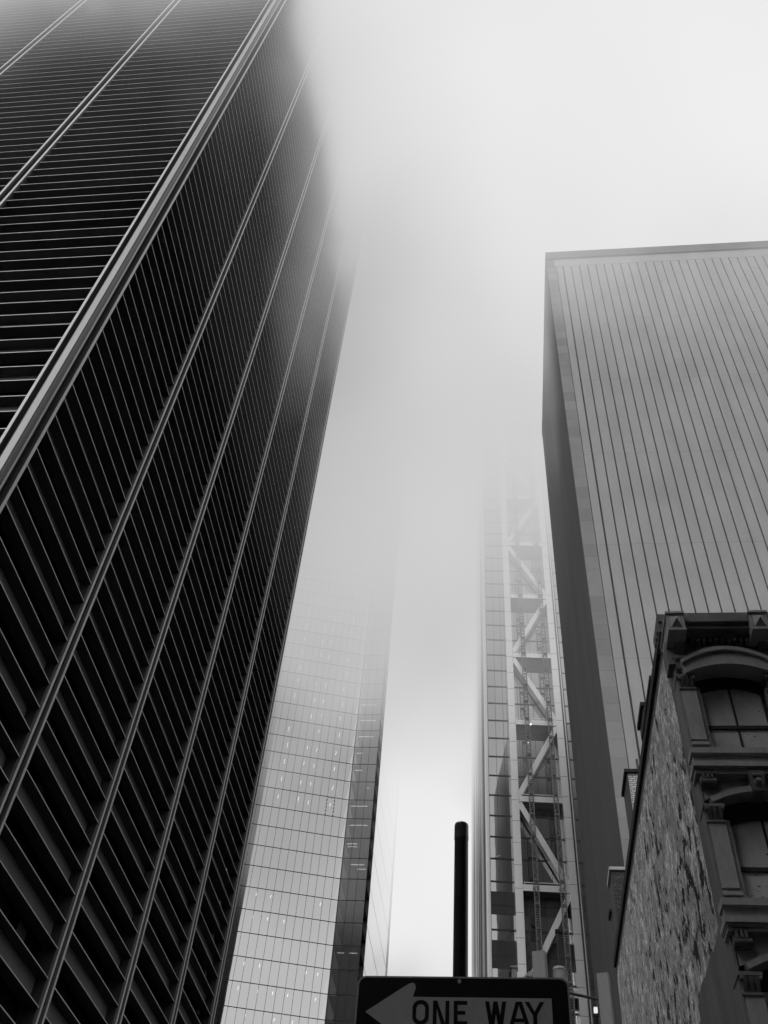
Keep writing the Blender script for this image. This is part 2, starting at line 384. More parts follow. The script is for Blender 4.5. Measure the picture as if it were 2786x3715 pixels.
# ------------------------------------------------------------------ silver glass tower, centre left
h1 = R(74.7)
ang = R(90-75.3)
t4 = thing('glass_tower', 'pale silver glass tower with lit ceiling lamps and a darker narrow flank fading into cloud', 'skyscraper', (-28.88, 164.53, 0))
tx, ty = math.sin(h1), math.cos(h1)        # along face one, to the right
nx, ny = math.cos(h1), -math.sin(h1)       # outward normal of face one
FZ = [66.66 - 4.1*13 + 4.1*i for i in range(50)]; W4 = 47.2; ZT4 = FZ[-1]
def f1(u, w, z): return (u*tx + w*nx, u*ty + w*ny, z)          # u<0 to the left, w outwards
def f1box(b, u0, u1, w0, w1, z0, z1, mi=0):
    b.hexa([f1(u0,w1,z0), f1(u1,w1,z0), f1(u1,w0,z0), f1(u0,w0,z0), f1(u0,w1,z1), f1(u1,w1,z1), f1(u1,w0,z1), f1(u0,w0,z1)], mi)
F2W = 4.75
b = MB(); b._add([f1(-W4,0,0), f1(0,0,0), f1(0,0,ZT4), f1(-W4,0,ZT4)], [(0,1,2,3)]); b.build('curtain_wall', M_glass4, t4)
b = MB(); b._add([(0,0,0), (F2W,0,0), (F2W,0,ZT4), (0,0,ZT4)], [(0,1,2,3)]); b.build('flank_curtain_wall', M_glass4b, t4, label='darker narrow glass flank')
b = MB(); b._add([(F2W,0,0), (F2W-9,40,0), (F2W-9,40,ZT4), (F2W,0,ZT4)], [(0,1,2,3)]); f1box(b, -W4-.2, -W4, -30, 0, 0, ZT4)
b.build('side_wall', M_mullion, t4)
b = MB(); f1box(b, -W4, -.3, -7.2, -7.0, 0, ZT4); b.box(.2, F2W-.1, 6.5, 6.7, 0, ZT4); b.build('inner_wall', M_inner, t4)
ug = [-16.0 + 1.47*i for i in range(-21, 12)]
b = MB()
for u in ug: f1box(b, u-.03, u+.03, -.05, .03, 0, ZT4)
for z in FZ: f1box(b, -W4, 0, -.06, .045, z-.055, z+.055)
f1box(b, -.10, .06, -.05, .02, 0, ZT4)
b.build('mullion_grid', M_mullion, t4)
b = MB()
for u in (1.55, 3.08): b.box(u-.03, u+.03, -.03, .05, 0, ZT4)
for z in FZ: b.box(.08, F2W, -.045, .05, z-.055, z+.055)
b.build('flank_mullion_grid', M_mullion, t4)
b = MB()
for z in FZ[1:]:
    f1box(b, -W4, -.2, -7.0, -.15, z-.5, z-.15)
    b.box(.12, F2W-.1, .12, 6.5, z-.5, z-.15)
b.build('floor_slabs', M_core, t4)
# ceiling lamps behind the glass: (floor z, u, start depth, length)
zi = lambda z: min(FZ, key=lambda q: abs(q-z))
def lampf1(z, u, d0, ln):
    b = MB(); z = zi(z) - .52; f1box(b, u-.055, u+.055, -d0-ln, -d0, z-.06, z); b.build('ceiling_lamp', M_lamp, t4)
def lampf2(z, x0, x1, d):
    b = MB(); z = zi(z) - .52; b.box(x0, x1, d, d+.12, z-.06, z); b.build('ceiling_lamp', M_lamp, t4)
rr = random.Random(3)
for k, z in enumerate(range(13)):
    zz = 107.6 + 4.1*k
    for u in (-13.7, -9.6, -7.6, -3.4):
        if rr.random() < .12: continue
        lampf1(zz, u + rr.uniform(-.15,.15), rr.uniform(.8,1.6), rr.uniform(.9,1.7))
for zz, us in ((87.0, (-14.6, -12.0, -3.0)), (82.9, (-14.5, -11.9, -9.0)), (74.7, (-14.6, -12.0, -4.0, -2.0)), (70.6, (-14.9, -11.6, -9.1, -6.6, -1.9)), (66.5, (-13.0, -8.2, -5.2))):
    for u in us: lampf1(zz, u, .7, 1.2)
for zz, a, c, d in ((107.6, .2, 3.6, 1.2), (103.5, .3, 3.9, 1.3), (99.4, .3, 2.2, 1.0), (99.4, .3, 2.2, 2.0), (95.3, 1.3, 3.9, 1.2), (95.3, 2.4, 4.1, 2.8), (79.0, .6, 1.7, 1.4), (79.0, 2.7, 4.0, 1.4),
                    (66.6, .5, 1.7, 1.4), (66.6, 2.5, 3.8, 1.4), (66.6, .7, 1.9, 2.3), (66.6, 2.8, 4.0, 2.3), (62.5, .6, 1.2, 1.4),
                    (111.7, 3.2, 3.6, 1.2), (115.8, .3, 1.8, 1.2), (119.9, .3, 1.6, 1.2), (124.0, .3, 3.4, 1.2), (128.1, .3, 3.6, 1.2), (132.2, .3, 3.4, 1.2)):
    lampf2(zz, a, c, d)
b = MB()    # a taped-off pane: little clips along its frame
for u in (-4.28, -2.79):
    for q in range(5): f1box(b, u-.09, u+.09, .03, .12, 103.7 + q*.78, 103.88 + q*.78)
for q in range(3): f1box(b, -4.0+q*.5, -3.86+q*.5, .03, .12, 107.45, 107.62)
b.build('pane_clips', M_sash, t4)

# ------------------------------------------------------------------ pale tower behind
t = thing('pale_tower', 'very pale tower with fine slanting joints half lost in mist behind the glass tower', 'skyscraper', (-29.75, 202, 0))
b = MB(); b.box(-26, -.05, 0.05, 50.5, 0, 230); b.build('wall', M_pale, t)
b = MB(); b._add([(0,0,0),(0,50.5,0),(0,50.5,230),(0,0,230)], [(0,1,2,3)]); b.build('curtain_wall', M_paleglass, t)
b = MB()
for z in range(6, 228, 9): b.box(0, .05, 0, 50.5, z-.07, z+.07)
b.box(-.1, .25, 50.3, 50.6, 0, 230)
b.build('facade_joints', M_paleln, t)

# ------------------------------------------------------------------ braced glass tower under construction, centre right
t3 = thing('braced_tower', 'glass tower with white columns and zigzag braces, its top lost in cloud', 'skyscraper', (-1.58, 151.6, 0), R(4))
U1, V1, ZT3 = 45.0, 72.0, 260.0
b = MB(); b.box(.02, U1, .25, V1, 0, ZT3-.5); b.build('core', M_core, t3)
b = MB(); b._add([(0,0,0),(U1,0,0),(U1,0,ZT3),(0,0,ZT3)], [(0,1,2,3)]); b.build('curtain_wall', M_glass3, t3)
b = MB()
FZ3 = [133.2 + 4.08*i for i in range(-32, 31)]
for z in FZ3: b.box(0, U1, -.07, .02, z-.14, z+.14)
for i in range(0, 31):
    u = .02 + 1.455*i
    b.box(u-.03, u+.03, -.05, .02, 0, ZT3)
b.build('mullion_grid', M_mullion, t3)
b = MB()
for z0, z1 in ((78.6, 82.5), (70.0, 74.4), (57.5, 60.5)): b.box(.02, U1, -.045, .02, z0, z1)
b.build('louvre_band', M_louver, t3)
b = MB(); v = .15; k = 0      # side of vertical metal fins
rr = random.Random(11)
while v < V1:
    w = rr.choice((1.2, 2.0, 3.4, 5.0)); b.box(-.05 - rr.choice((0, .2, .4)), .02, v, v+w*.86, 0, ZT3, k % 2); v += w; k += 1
b.build('side_fins', [M_louver3, M_findark], t3)
VF = -2.3
for u0, u1 in ((3.78, 4.98), (12.56, 13.75)):
    b = MB(); b.box(u0, u1, VF, -.08, 0, ZT3)
    b.box(u1+.02, u1+.10, VF+.15, -.08, 0, ZT3); c = b.build('column', [M_white], t3)
    b = MB()
    for i in range(64):
        z = 131.0 + 4.08*(i-32) + (1.1 if u0 > 8 else 0); b.box(u0-.015, u1+.015, VF-.015, VF+.6, z-.025, z+.025)
    b.build('panel_joints', M_mullion, c)
b = MB(); b.box(13.95, 14.75, -.75, -.08, 0, ZT3); b.build('edge_channel', M_whitedk, t3)
b = MB(); b.box(14.35, 14.5, -.95, -.75, 0, ZT3); b.build('edge_rail', M_white, t3)
ZB = [131.5 + 16.42*i for i in range(-7, 7)]
for i, z in enumerate(ZB):
    b = MB(); b.box(5.1, 12.55, VF+.05, -.08, z-.55, z+.55, 0, 1); c = b.build('tie_beam', [M_white, M_whitedk], t3)
    b = MB(); b.box(5.3, 12.3, VF+.02, VF+.08, z+.85, z+.97); b.box(5.3, 5.38, VF+.02, VF+.08, z+.55, z+.86); b.box(12.2, 12.28, VF+.02, VF+.08, z+.55, z+.86)
    b.build('beam_rail', M_white, c)
    if i < len(ZB)-1:
        z1 = ZB[i+1]; left = (i % 2 == 0)
        a = (5.05, VF+1.0, z+.6) if not left else (12.6, VF+1.0, z+.6)
        q = (12.6, VF+1.0, z1-.7) if not left else (5.05, VF+1.0, z1-.7)
        b = MB(); b.bar(a, q, 1.7, .95, (0,0,1)); b.build('diagonal_brace', M_white, t3)
def tower_lamp(u, z): b = MB(); b.tube((u, -2.9, z), (u, -2.75, z), .13, 10); b.build('work_lamp', M_spot, t3)
tower_lamp(7.75, 114.2)
for u, z in ((1.2, 88.6), (13.9, 88.9)): b = MB(); b.bar((u-.5, -.1, z), (u+.5, -.1, z+.25), .06, .06); b.build('glazing_clip', M_white, t3)

def make_mast(u0, label):
    c4, s4 = math.cos(R(4)), math.sin(R(4)); v0 = -3.75
    ox, oy = -1.58 + u0*c4 - v0*s4, 151.6 + u0*s4 + v0*c4
    t = thing('hoist_mast', label, 'hoist mast', (ox, oy, 0), R(4), 'construction hoist masts on the braced tower')
    b = MB(); w = .36; H = 232
    for sx in (-w, w):
        for sy in (-w, w): b.box(sx-.045, sx+.045, sy-.045, sy+.045, 0, H)
    z = 1.0; k = 0
    while z < H:
        for s in (-w, w):
            b.box(-w, w, s-.03, s+.03, z-.035, z+.035); b.box(s-.03, s+.03, -w, w, z-.035, z+.035)
        zz = z + .8
        if k % 2 == 0:
            b.bar((-w,-w,z), (w,-w,zz), .05, .05); b.bar((-w,w,z), (-w,-w,zz), .05, .05)
        else:
            b.bar((w,-w,z), (-w,-w,zz), .05, .05); b.bar((w,-w,z), (w,w,zz), .05, .05)
        if k % 5 == 2: b.box(-w*.8, w*.8, -w*.7, w*.7, z+.05, z+.3)
        z += .8; k += 1
    b.build('lattice', M_hoist, t)
    b = MB()
    for z in range(10, 232, 12):
        for s in (-w, w): b.box(s-.04, s+.04, w, 3.6, z-.05, z+.05)
    b.build('wall_ties', M_hoist, t)
make_mast(7.05, 'left of two lattice hoist masts climbing the white braced front')
make_mast(11.25, 'right of two lattice hoist masts climbing the white braced front')

# ------------------------------------------------------------------ old ornate building, right
OX, OY = 4.84, 21.0
t = thing('ornate_building', 'old dark cast iron building with arched windows and a peeling painted side wall', 'building', (OX, OY, 0))
def proud(mb, yf, zref, xref=None):
    """pieces that stand proud of the facade were surveyed on the wall plane: bring them to their own depth"""
    q = yf/21.0 - 1; dz = (zref-1.6)*q
    mb.v = [(x + x*q*.8, y, z+dz) for x, y, z in mb.v]
def OB(mb, name, mat, parent=None, **k):
    mb.v = [(x-OX, y-OY, z) for x, y, z in mb.v]; return mb.build(name, mat, parent or t, **k)
ORX, OBY = 14.3, 42.6
BAY = 2.265; X0 = 4.90; NB = 4
SILLS = [16.77, 12.80, 8.83, 4.86]
b = MB(); b.box(OX+.05, ORX, 21.52, OBY, 0, 20.4); OB(b, 'body', M_brickdk)
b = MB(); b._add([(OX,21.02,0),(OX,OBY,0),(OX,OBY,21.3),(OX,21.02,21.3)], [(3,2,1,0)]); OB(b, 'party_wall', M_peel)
b = MB(); b.box(OX-.10, OX+.35, 22.3, OBY, 20.98, 21.32); b.box(OX-.13, OX+.35, 23.9, 27.0, 21.32, 21.46)
b.box(OX-.07, OX+.35, 27.0, OBY, 21.32, 21.40); OB(b, 'coping', M_coping)
b = MB(); b.box(OX-.12, OX+.4, 21.35, 22.35, 20.95, 21.30); b.box(OX-.12, OX+.4, 21.3, 22.4, 21.30, 21.58)
for i in range(3): b.box(OX-.17, OX-.06, 21.5+.28*i, 21.66+.28*i, 21.08, 21.28)
for i, z in enumerate((20.45, 20.12, 19.8)): b.box(OX-.10+.03*i, OX+.1, 21.35, 21.75-.1*i, z, z+.18)
OB(b, 'cornice_return', M_oldlow)

def arc(xa, xb, zend, rise, n=14):
    xm = (xa+xb)/2; hw = (xb-xa)/2
    return [(xa + (xb-xa)*i/n, zend + rise*(1-((xa + (xb-xa)*i/n - xm)/hw)**2)) for i in range(n+1)]
# piers and wall panels
for s in SILLS:
    b = MB()
    for k in range(NB):
        xl = X0 + BAY*k; xa, xb = xl+.45, xl+BAY-.02
        top = s+3.25
        lo = arc(xa-.42, xb+.40, s+2.42 if s < 16 else s+2.38, .34)
        b.band_y(lo, [(x, top) for x, z in lo], 21.02, 21.5)       # spandrel above the arch
    OB(b, 'facade_wall', M_oldpaint)
b = MB(); b.box(OX-.005, X0-.0, 21.0, 21.5, 0, 20.2); OB(b, 'corner_strip', M_oldband)
# per storey trim
for si, s in enumerate(SILLS):
    b = MB()
    b.box(OX-.02, ORX, 20.78, 21.3, s-.20, s-.04); b.box(OX+.02, ORX, 20.9, 21.3, s-.62, s-.20, 0)
    b.box(OX-.04, ORX, 20.68, 21.3, s-.72, s-.56)
    proud(b, 20.78, s); OB(b, 'sill_course', [M_oldpaint])
    if si > 0:
        b = MB(); b.box(OX-.04, ORX, 20.62, 21.3, s+3.36, s+3.50); b.box(OX, ORX, 20.74, 21.3, s+3.22, s+3.36); proud(b, 20.66, s+3.4); OB(b, 'ledge', M_oldpaint)
    for k in range(NB+1):
        xl = X0 + BAY*k
        b = MB()
        b.box(xl, xl+.38, 20.96, 21.5, s-.04, s+1.86)              # pilaster shaft
        b.box(xl+.38, xl+.52, 21.12, 21.5, s-.04, s+1.95)          # inner reveal
        b.box(xl-.06 if k else xl, xl, 21.12, 21.5, s-.04, s+1.95)
        b.box(xl-.02, xl+.36, 20.90, 20.98, s+.13, s+.17); b.box(xl-.03, xl+.40, 20.88, 20.98, s-.04, s+.05)
        p = OB(b, 'pilaster', M_oldpaint)
        c = MB()                                                    # leafy capital
        c.box(xl-.06, xl+.44, 20.84, 21.5, s+2.22, s+2.30); c.box(xl-.02, xl+.40, 20.92, 21.5, s+1.86, s+1.91)
        c.box(xl+.02, xl+.36, 20.95, 21.5, s+1.91, s+2.22)
        for q in range(3):
            xx = xl + .02 + q*.125
            c.extrude_x([(20.95, s+1.93), (20.84, s+2.10), (20.80, s+2.19), (20.86, s+2.20), (20.95, s+2.12)], xx, xx+.09)
        for xx in (xl-.03, xl+.33): c.tube((xx, 20.86, s+2.16), (xx+.08, 20.86, s+2.16), .055, 10)
        proud(c, 20.88, s+2.1); OB(c, 'capital', M_oldlow)
        d = MB()                                                    # bracket under the ledge / console under the cornice
        if si == 0:
            prof = [(21.1, 19.45), (20.85, 19.50), (20.80, 19.75), (20.86, 20.05), (20.70, 20.15), (20.52, 20.42), (20.46, 20.62), (20.52, 20.72), (21.1, 20.72)]
            d.extrude_x(prof, xl+.05, xl+.36)
            for q in range(4): d.tube((xl+.03+q*.09, 20.56, 20.66), (xl+.10+q*.09, 20.56, 20.66), .09, 12)
            d.tube((xl+.03, 20.82, 19.80), (xl+.38, 20.82, 19.80), .10, 12); d.box(xl+.08, xl+.33, 20.62, 20.75, 20.46, 20.52)
            proud(d, 20.62, 20.1); OB(d, 'console', M_oldlow)
        else:
            prof = [(21.1, s+2.85), (20.90, s+2.87), (20.80, s+2.98), (20.84, s+3.10), (20.72, s+3.22), (21.1, s+3.22)]
            d.extrude_x(prof, xl+.02, xl+.36); d.tube((xl, 20.82, s+2.95), (xl+.38, 20.82, s+2.95), .085, 12)
            for q in range(3): d.box(xl+.05+q*.1, xl+.11+q*.1, 20.72, 20.80, s+3.0, s+3.2)
            proud(d, 20.8, s+3); OB(d, 'bracket', M_oldlow)
    for k in range(NB):
        xl = X0 + BAY*k; xa, xb = xl+.45, xl+BAY-.02
        lo = arc(xa-.25, xb+.23, s+2.36, .30); hi = arc(xa-.30, xb+.28, s+2.48 if si else s+2.62, .44 if si == 0 else .34)
        d = MB(); d.band_y(lo, hi, 20.72 if si == 0 else 20.86, 21.5)
        if si == 0:
            lo2 = arc(xa-.30, xb+.28, s+2.63, .44); hi2 = arc(xa-.34, xb+.32, s+2.73, .47); d.band_y(lo2, hi2, 20.62, 21.5)
        proud(d, 20.74 if si == 0 else 20.88, s+2.6); OB(d, 'arch_hood', [M_oldpaint])
        if si > 0:
            xm = (xa+xb)/2; d = MB()
            d.hexa([(xm-.13,20.74,s+2.72),(xm+.13,20.74,s+2.72),(xm+.13,21.3,s+2.72),(xm-.13,21.3,s+2.72),(xm-.20,20.66,s+3.22),(xm+.20,20.66,s+3.22),(xm+.20,21.3,s+3.22),(xm-.20,21.3,s+3.22)])
            d.tube((xm, 20.74, s+2.90), (xm, 20.60, s+2.95), .10, 12, .06); d.tube((xm-.1, 20.7, s+3.1), (xm+.1, 20.7, s+3.1), .07, 10)
            proud(d, 20.7, s+3); OB(d, 'keystone', M_oldlow)
        # window: frame, two sashes with a muntin each, panes
        w = MB(); wl, wr = xa+.02, xb-.04
        top = arc(wl, wr, s+2.02, .22)
        w.box(wl, wl+.09, 21.36, 21.5, s, s+2.1); w.box(wr-.09, wr, 21.36, 21.5, s, s+2.1); w.box(wl, wr, 21.36, 21.5, s-.02, s+.07)
        w.band_y([(x, z-.10) for x, z in top], [(x, z+.02) for x, z in top], 21.34, 21.5)
        w.band_y(top, [(x, s+2.75) for x, z in top], 21.30, 21.5)
        wo = OB(w, 'window', M_sash)
        w = MB(); xm = (wl+wr)/2
        w.box(wl+.09, wr-.09, 21.37, 21.46, s+.80, s+.90); w.box(xm-.025, xm+.025, 21.39, 21.46, s+.07, s+.80); w.box(xm-.025, xm+.025, 21.385, 21.455, s+.90, s+2.2)
        w.v = [(x-OX, y-OY, z) for x, y, z in w.v]; w.build('sash', M_sash, wo)
        w = MB(); w.box(wl+.05, wr-.05, 21.43, 21.44, s, s+2.3)
        w.v = [(x-OX, y-OY, z) for x, y, z in w.v]; w.build('pane', M_pane, wo)
# cornice
b = MB()
b.box(OX-.02, ORX, 20.9, 21.5, 19.95, 20.72)
b.box(OX+.04, ORX, 20.62, 21.6, 20.72, 20.80); b.box(OX+.02, ORX, 20.42, 21.6, 20.80, 20.95); b.box(OX, ORX, 20.30, 21.7, 20.95, 21.12); b.box(OX+.05, ORX, 20.40, 21.7, 21.12, 21.36)
x = OX
while x < ORX: b.box(x, x+.085, 20.70, 20.92, 20.58, 20.70); x += .165
x = OX+.1
while x < ORX: b.box(x, x+.05, 20.86, 20.92, 20.10, 20.45); x += .22
proud(b, 20.36, 21); OB(b, 'cornice', M_oldlow)
for k in range(NB+1):
    xl = X0 + BAY*k - .02; d = MB()
    y0 = 20.16; za, zb = 20.74, 21.28
    d.box(xl, xl+.46, y0, 21.5, za, zb); d.box(xl-.03, xl+.49, y0-.05, 21.6, zb, zb+.07); d.box(xl-.02, xl+.48, y0-.03, 21.5, za-.05, za)
    xm, zm = xl+.23, za+.27
    d._add([(xl+.08,y0-.005,za+.08),(xl+.38,y0-.005,za+.08),(xl+.38,y0-.005,zb-.08),(xl+.08,y0-.005,zb-.08),(xm,y0-.17,zm)], [(0,1,4),(1,2,4),(2,3,4),(3,0,4)])
    proud(d, 20.16, 21.1); OB(d, 'pedestal', M_oldpaint)
b = MB(); b.box(OX+.36, ORX, 21.75, OBY, 20.45, 20.5); OB(b, 'roof', M_roof)
# chimneys standing on the party wall (brick faces, dark caps)
def chimney(y0, y1, w, ztop, pot=False, dark=False):
    d = MB(); d.box(OX+.02, OX+w, y0, y1, 21.0, ztop-.14); c = OB(d, 'chimney', M_brickdk if dark else M_brick)
    d = MB(); d.box(OX-.02, OX+.05, y0+.02, y1, 21.0, ztop-.14); d.v = [(x-OX, y-OY, z) for x, y, z in d.v]; d.build('side_render', M_rdark, c)
    d = MB(); d.box(OX-.10, OX+w+.08, y0-.08, y1+.08, ztop-.14, ztop); d.v = [(x-OX, y-OY, z) for x, y, z in d.v]; d.build('chimney_cap', M_alu if dark else M_coping, c)
    if pot:
        d = MB(); d.tube((OX+w*.45, y0+.4, ztop), (OX+w*.45, y0+.4, ztop+.75), .05, 10); d.v = [(x-OX, y-OY, z) for x, y, z in d.v]; d.build('vent_pipe', M_pipe, c)
chimney(26.4, 27.6, .62, 22.35)
chimney(31.9, 33.4, 1.1, 23.55, True)
chimney(40.2, 41.6, 1.15, 24.25, False, True)
chimney(41.9, 42.55, .8, 23.2)

# ------------------------------------------------------------------ low building with rooftop equipment
t = thing('low_building', 'low flat roofed building under the rooftop antennas, mostly hidden below the one way sign', 'building', (0, 24, 0))
b = MB(); b.box(-2.2, 4.74, -4.8, 16, 0, 7.9); b.build('wall', M_brickdk, t)
b = MB(); b.box(-2.3, 4.76, -4.95, -4.6, 7.9, 8.3); b.box(-2.2, 4.7, -4.6, 16, 7.9, 7.95); b.build('parapet', M_coping, t)
def antenna(x, y, z0, z1, w, rz, label, zb=7.95):
    t = thing('panel_antenna', label, 'antenna', (x, y, zb), rz, 'rooftop panel antennas')
    b = MB(); d = .11; s = .02
    pr = [(-w/2+s,-d),(w/2-s,-d),(w/2,-d+s),(w/2,d-s),(w/2-s,d),(-w/2+s,d),(-w/2,d-s),(-w/2,-d+s)]
    n = len(pr); vs = [(p[0],p[1],z0-zb) for p in pr] + [(p[0],p[1],z1-zb) for p in pr]
    b._add(vs, [(i,(i+1)%n,n+(i+1)%n,n+i) for i in range(n)] + [tuple(range(n))[::-1], tuple(range(n,2*n))]); b.build('radome', M_antenna, t)
    b = MB(); b.tube((0, .22, 0), (0, .22, z1-zb-.15), .035, 12); b.build('mast', M_pipe, t)
    b = MB()
    for zz in (z0-zb+.15, z1-zb-.35): b.box(-.05, .05, d, .24, zz, zz+.06)
    b.build('clamp', M_pipe, t)
antenna(.76, 20.0, 9.6, 10.95, .27, R(-14), 'shorter flat grey panel antenna just behind the top edge of the sign')
antenna(2.0, 20.0, 8.7, 10.54, .24, R(-14), 'taller flat grey panel antenna between the sign and the peeling wall')
t = thing('canister_antenna', 'grey round topped canister antenna behind the right corner of the sign', 'antenna', (1.15, 20.2, 7.95))
b = MB(); b.tube((0,0,1.0), (0,0,2.74), .135, 24); b.tube((0,0,2.74), (0,0,2.80), .145, 24, .12); b.build('radome', M_antenna, t)
b = MB(); b.tube((0,0,0), (0,0,1.0), .05, 12); b.build('mast', M_pipe, t)
t = thing('vent_pipe', 'thin dark rooftop pipe with a black cap standing behind the canister antenna', 'pipe', (1.19, 20.6, 7.95))
b = MB(); b.tube((0,0,0), (0,0,3.72), .028, 12); b.build('pipe', M_pipe, t)
b = MB(); b.tube((0,0,3.72), (0,0,3.79), .05, 12); b.build('pipe_cap', M_black, t)
t = thing('mounting_rail', 'dark horizontal pipe bracing the antennas right of the sign', 'pipe rail', (1.5, 20.25, 7.95))
b = MB(); b.tube((-.75, 0, 2.44), (.46, -.1, 2.16), .028, 12); b.build('rail', M_pipe, t)
b = MB(); b.tube((-.7,.0,0), (-.7,.0,2.47), .03, 12); b.tube((.40,-.08,0), (.40,-.08,2.3), .03, 12); b.build('upright', M_pipe, t)
t = thing('floodlight', 'small bright white floodlight beside the taller panel antenna', 'floodlight', (1.80, 20.15, 7.95))
b = MB(); b.box(-.035, .035, -.08, .02, 1.92, 2.0); b.build('lens', M_flood, t)
b = MB(); b.box(-.06, .06, .02, .10, 1.88, 2.04); b.tube((0,.06,1.7), (0,.06,1.88), .04, 10); b.build('housing', M_sash, t)
b = MB(); b.tube((0,.06,0), (0,.06,1.7), .022, 10); b.build('mast', M_pipe, t)
t = thing('radio_box', 'small grey radio box peeping over the top edge of the sign', 'box', (.24, 20.1, 7.95))
b = MB(); b.box(-.055, .055, -.08, .08, 2.2, 2.70); b.box(-.075, .075, -.10, .10, 2.70, 2.74); b.build('case', M_antenna, t)
b = MB(); b.tube((-.085, .05, 2.25), (-.085, .05, 2.68), .025, 10); b.build('cable', M_sash, t)
b = MB(); b.tube((0,.0,0), (0,.0,2.2), .03, 10); b.build('mast', M_pipe, t)
t = thing('cable_bracket', 'pale bent bracket poking up over the sign left of the antennas', 'bracket', (.52, 20.1, 7.95))
b = MB(); b.bar((-.12,0,2.50), (.0,0,2.62), .05, .04); b.bar((.0,0,2.62), (.06,0,2.58), .06, .05); b.tube((.05,0,2.55), (.05,0,2.66), .05, 10); b.build('arm', M_alu, t)
b = MB(); b.tube((.03,0,0), (.03,0,2.55), .025, 10); b.build('mast', M_pipe, t)

# ------------------------------------------------------------------ one way sign on its pole
SW, SH = .914, .305
t = thing('street_sign', 'black and white one way sign with a left arrow on a capped black pole', 'street sign', (-.176, 4.3, .14), R(-2.2))
b = MB(); b.tube((-.01, .046, 0), (-.01, .046, 4.055), .0335, 40); b.build('post', M_post, t)
b = MB(); b.tube((-.01,.046,4.056), (-.01,.046,4.118), .0350, 40, .0345); b.tube((-.01,.046,4.118), (-.01,.046,4.126), .0345, 40, .0325)
b.tube((-.01,.046,4.044), (-.01,.046,4.0555), .0352, 40); b.build('post_cap', M_cap, t)
zc = 3.205
def rrect(x0, x1, z0, z1, r, n=8):
    p = []
    for cx, cz, a0 in ((x1-r, z0+r, -90), (x1-r, z1-r, 0), (x0+r, z1-r, 90), (x0+r, z0+r, 180)):
        for i in range(n+1):
            a = R(a0 + 90*i/n); p.append((cx + r*math.cos(a), cz + r*math.sin(a)))
    return p
pl = MB(); pl.extrude_y(rrect(-SW/2, SW/2, zc-SH/2, zc+SH/2, .038), -.0035, .0035); panel = pl.build('sign_panel', M_alu, t)
b = MB(); b.extrude_y(rrect(-SW/2+.008, SW/2-.008, zc-SH/2+.008, zc+SH/2-.008, .032), -.0052, -.0036, back=False); b.build('sign_face', M_black, panel)
def sx(u): return -SW/2 + u*SW/1267
def sz(v): return zc + SH/2 - v*SH/423
half = [(62,212),(290,62),(318,46),(340,40),(354,50),(358,70),(343,123)]
up = half + [(1160,123)]
dn = [(1160,301)] + [(u, 424-v) for u, v in reversed(half[1:])]
b = MB(); b.extrude_y([(sx(u), sz(v)) for u, v in up+dn][::-1], -.0066, -.0053, back=False); b.build('arrow', M_signwht, panel)
# lettering as flat mesh strokes
L_ = MB()
def letter():
    global L_
    L_.build('letter', M_black, panel); L_ = MB()
def poly(pts): L_.extrude_y([(sx(u), sz(v)) for u, v in pts], -.0078, -.0067, back=False)
T, B = 144, 280; w = 23
def rpts(x0, x1, y0, y1, r, n=8):
    p = []
    for cx, cy, a0 in ((x1-r, y0+r, -90), (x1-r, y1-r, 0), (x0+r, y1-r, 90), (x0+r, y0+r, 180)):
        for i in range(n+1):
            a = R(a0 + 90*i/n); p.append((cx + r*math.cos(a), cy + r*math.sin(a)))
    return p
o1 = rpts(344, 442, T-2, B+2, 46); o2 = rpts(344+w, 442-w, T-2+w, B+2-w, 26)
n = len(o1)
for i in range(n):
    j = (i+1) % n; poly([o1[i], o1[j], o2[j], o2[i]])
letter()
def rect(x0, x1, y0, y1): poly([(x0,y0),(x1,y0),(x1,y1),(x0,y1)])
rect(465, 465+w, T, B); rect(562-w, 562, T, B); poly([(465+w-2,T),(465+w+2,T),(562-w+2,B),(562-w-24,B),(465+w-2,T+40)]); letter()
rect(588, 588+w, T, B); rect(588+w, 668, T, T+w-1); rect(588+w, 656, 201, 201+w-2); rect(588+w, 668, B-w+1, B); letter()
def slant(xt, xb, ww=w+1, y0=T, y1=B): poly([(xt-ww/2,y0),(xt+ww/2,y0),(xb+ww/2,y1),(xb-ww/2,y1)])
slant(784, 806); slant(833, 812); slant(833, 858); slant(884, 862); letter()
slant(963, 922); slant(975, 1016); rect(940, 998, 238, 238+w-3); letter()
poly([(1003,T),(1029,T),(1064,210),(1050,224)]); poly([(1117,T),(1091,T),(1052,210),(1068,224)]); rect(1048, 1048+w, 208, B)
letter()
b = MB()
for z in (zc+SH/2-.022, zc-SH/2+.022): b.tube((-.01, -.0053, z), (-.01, -.011, z), .008, 12)
b.build('bolt', M_alu, panel)
b = MB()
for z in (zc+SH/2-.022, zc-SH/2+.022): b.box(-.055, .035, .0036, .012, z-.015, z+.015); b.box(-.055,.035,.012,.085,z-.012,z-.008)
b.build('bracket', M_cap, panel)

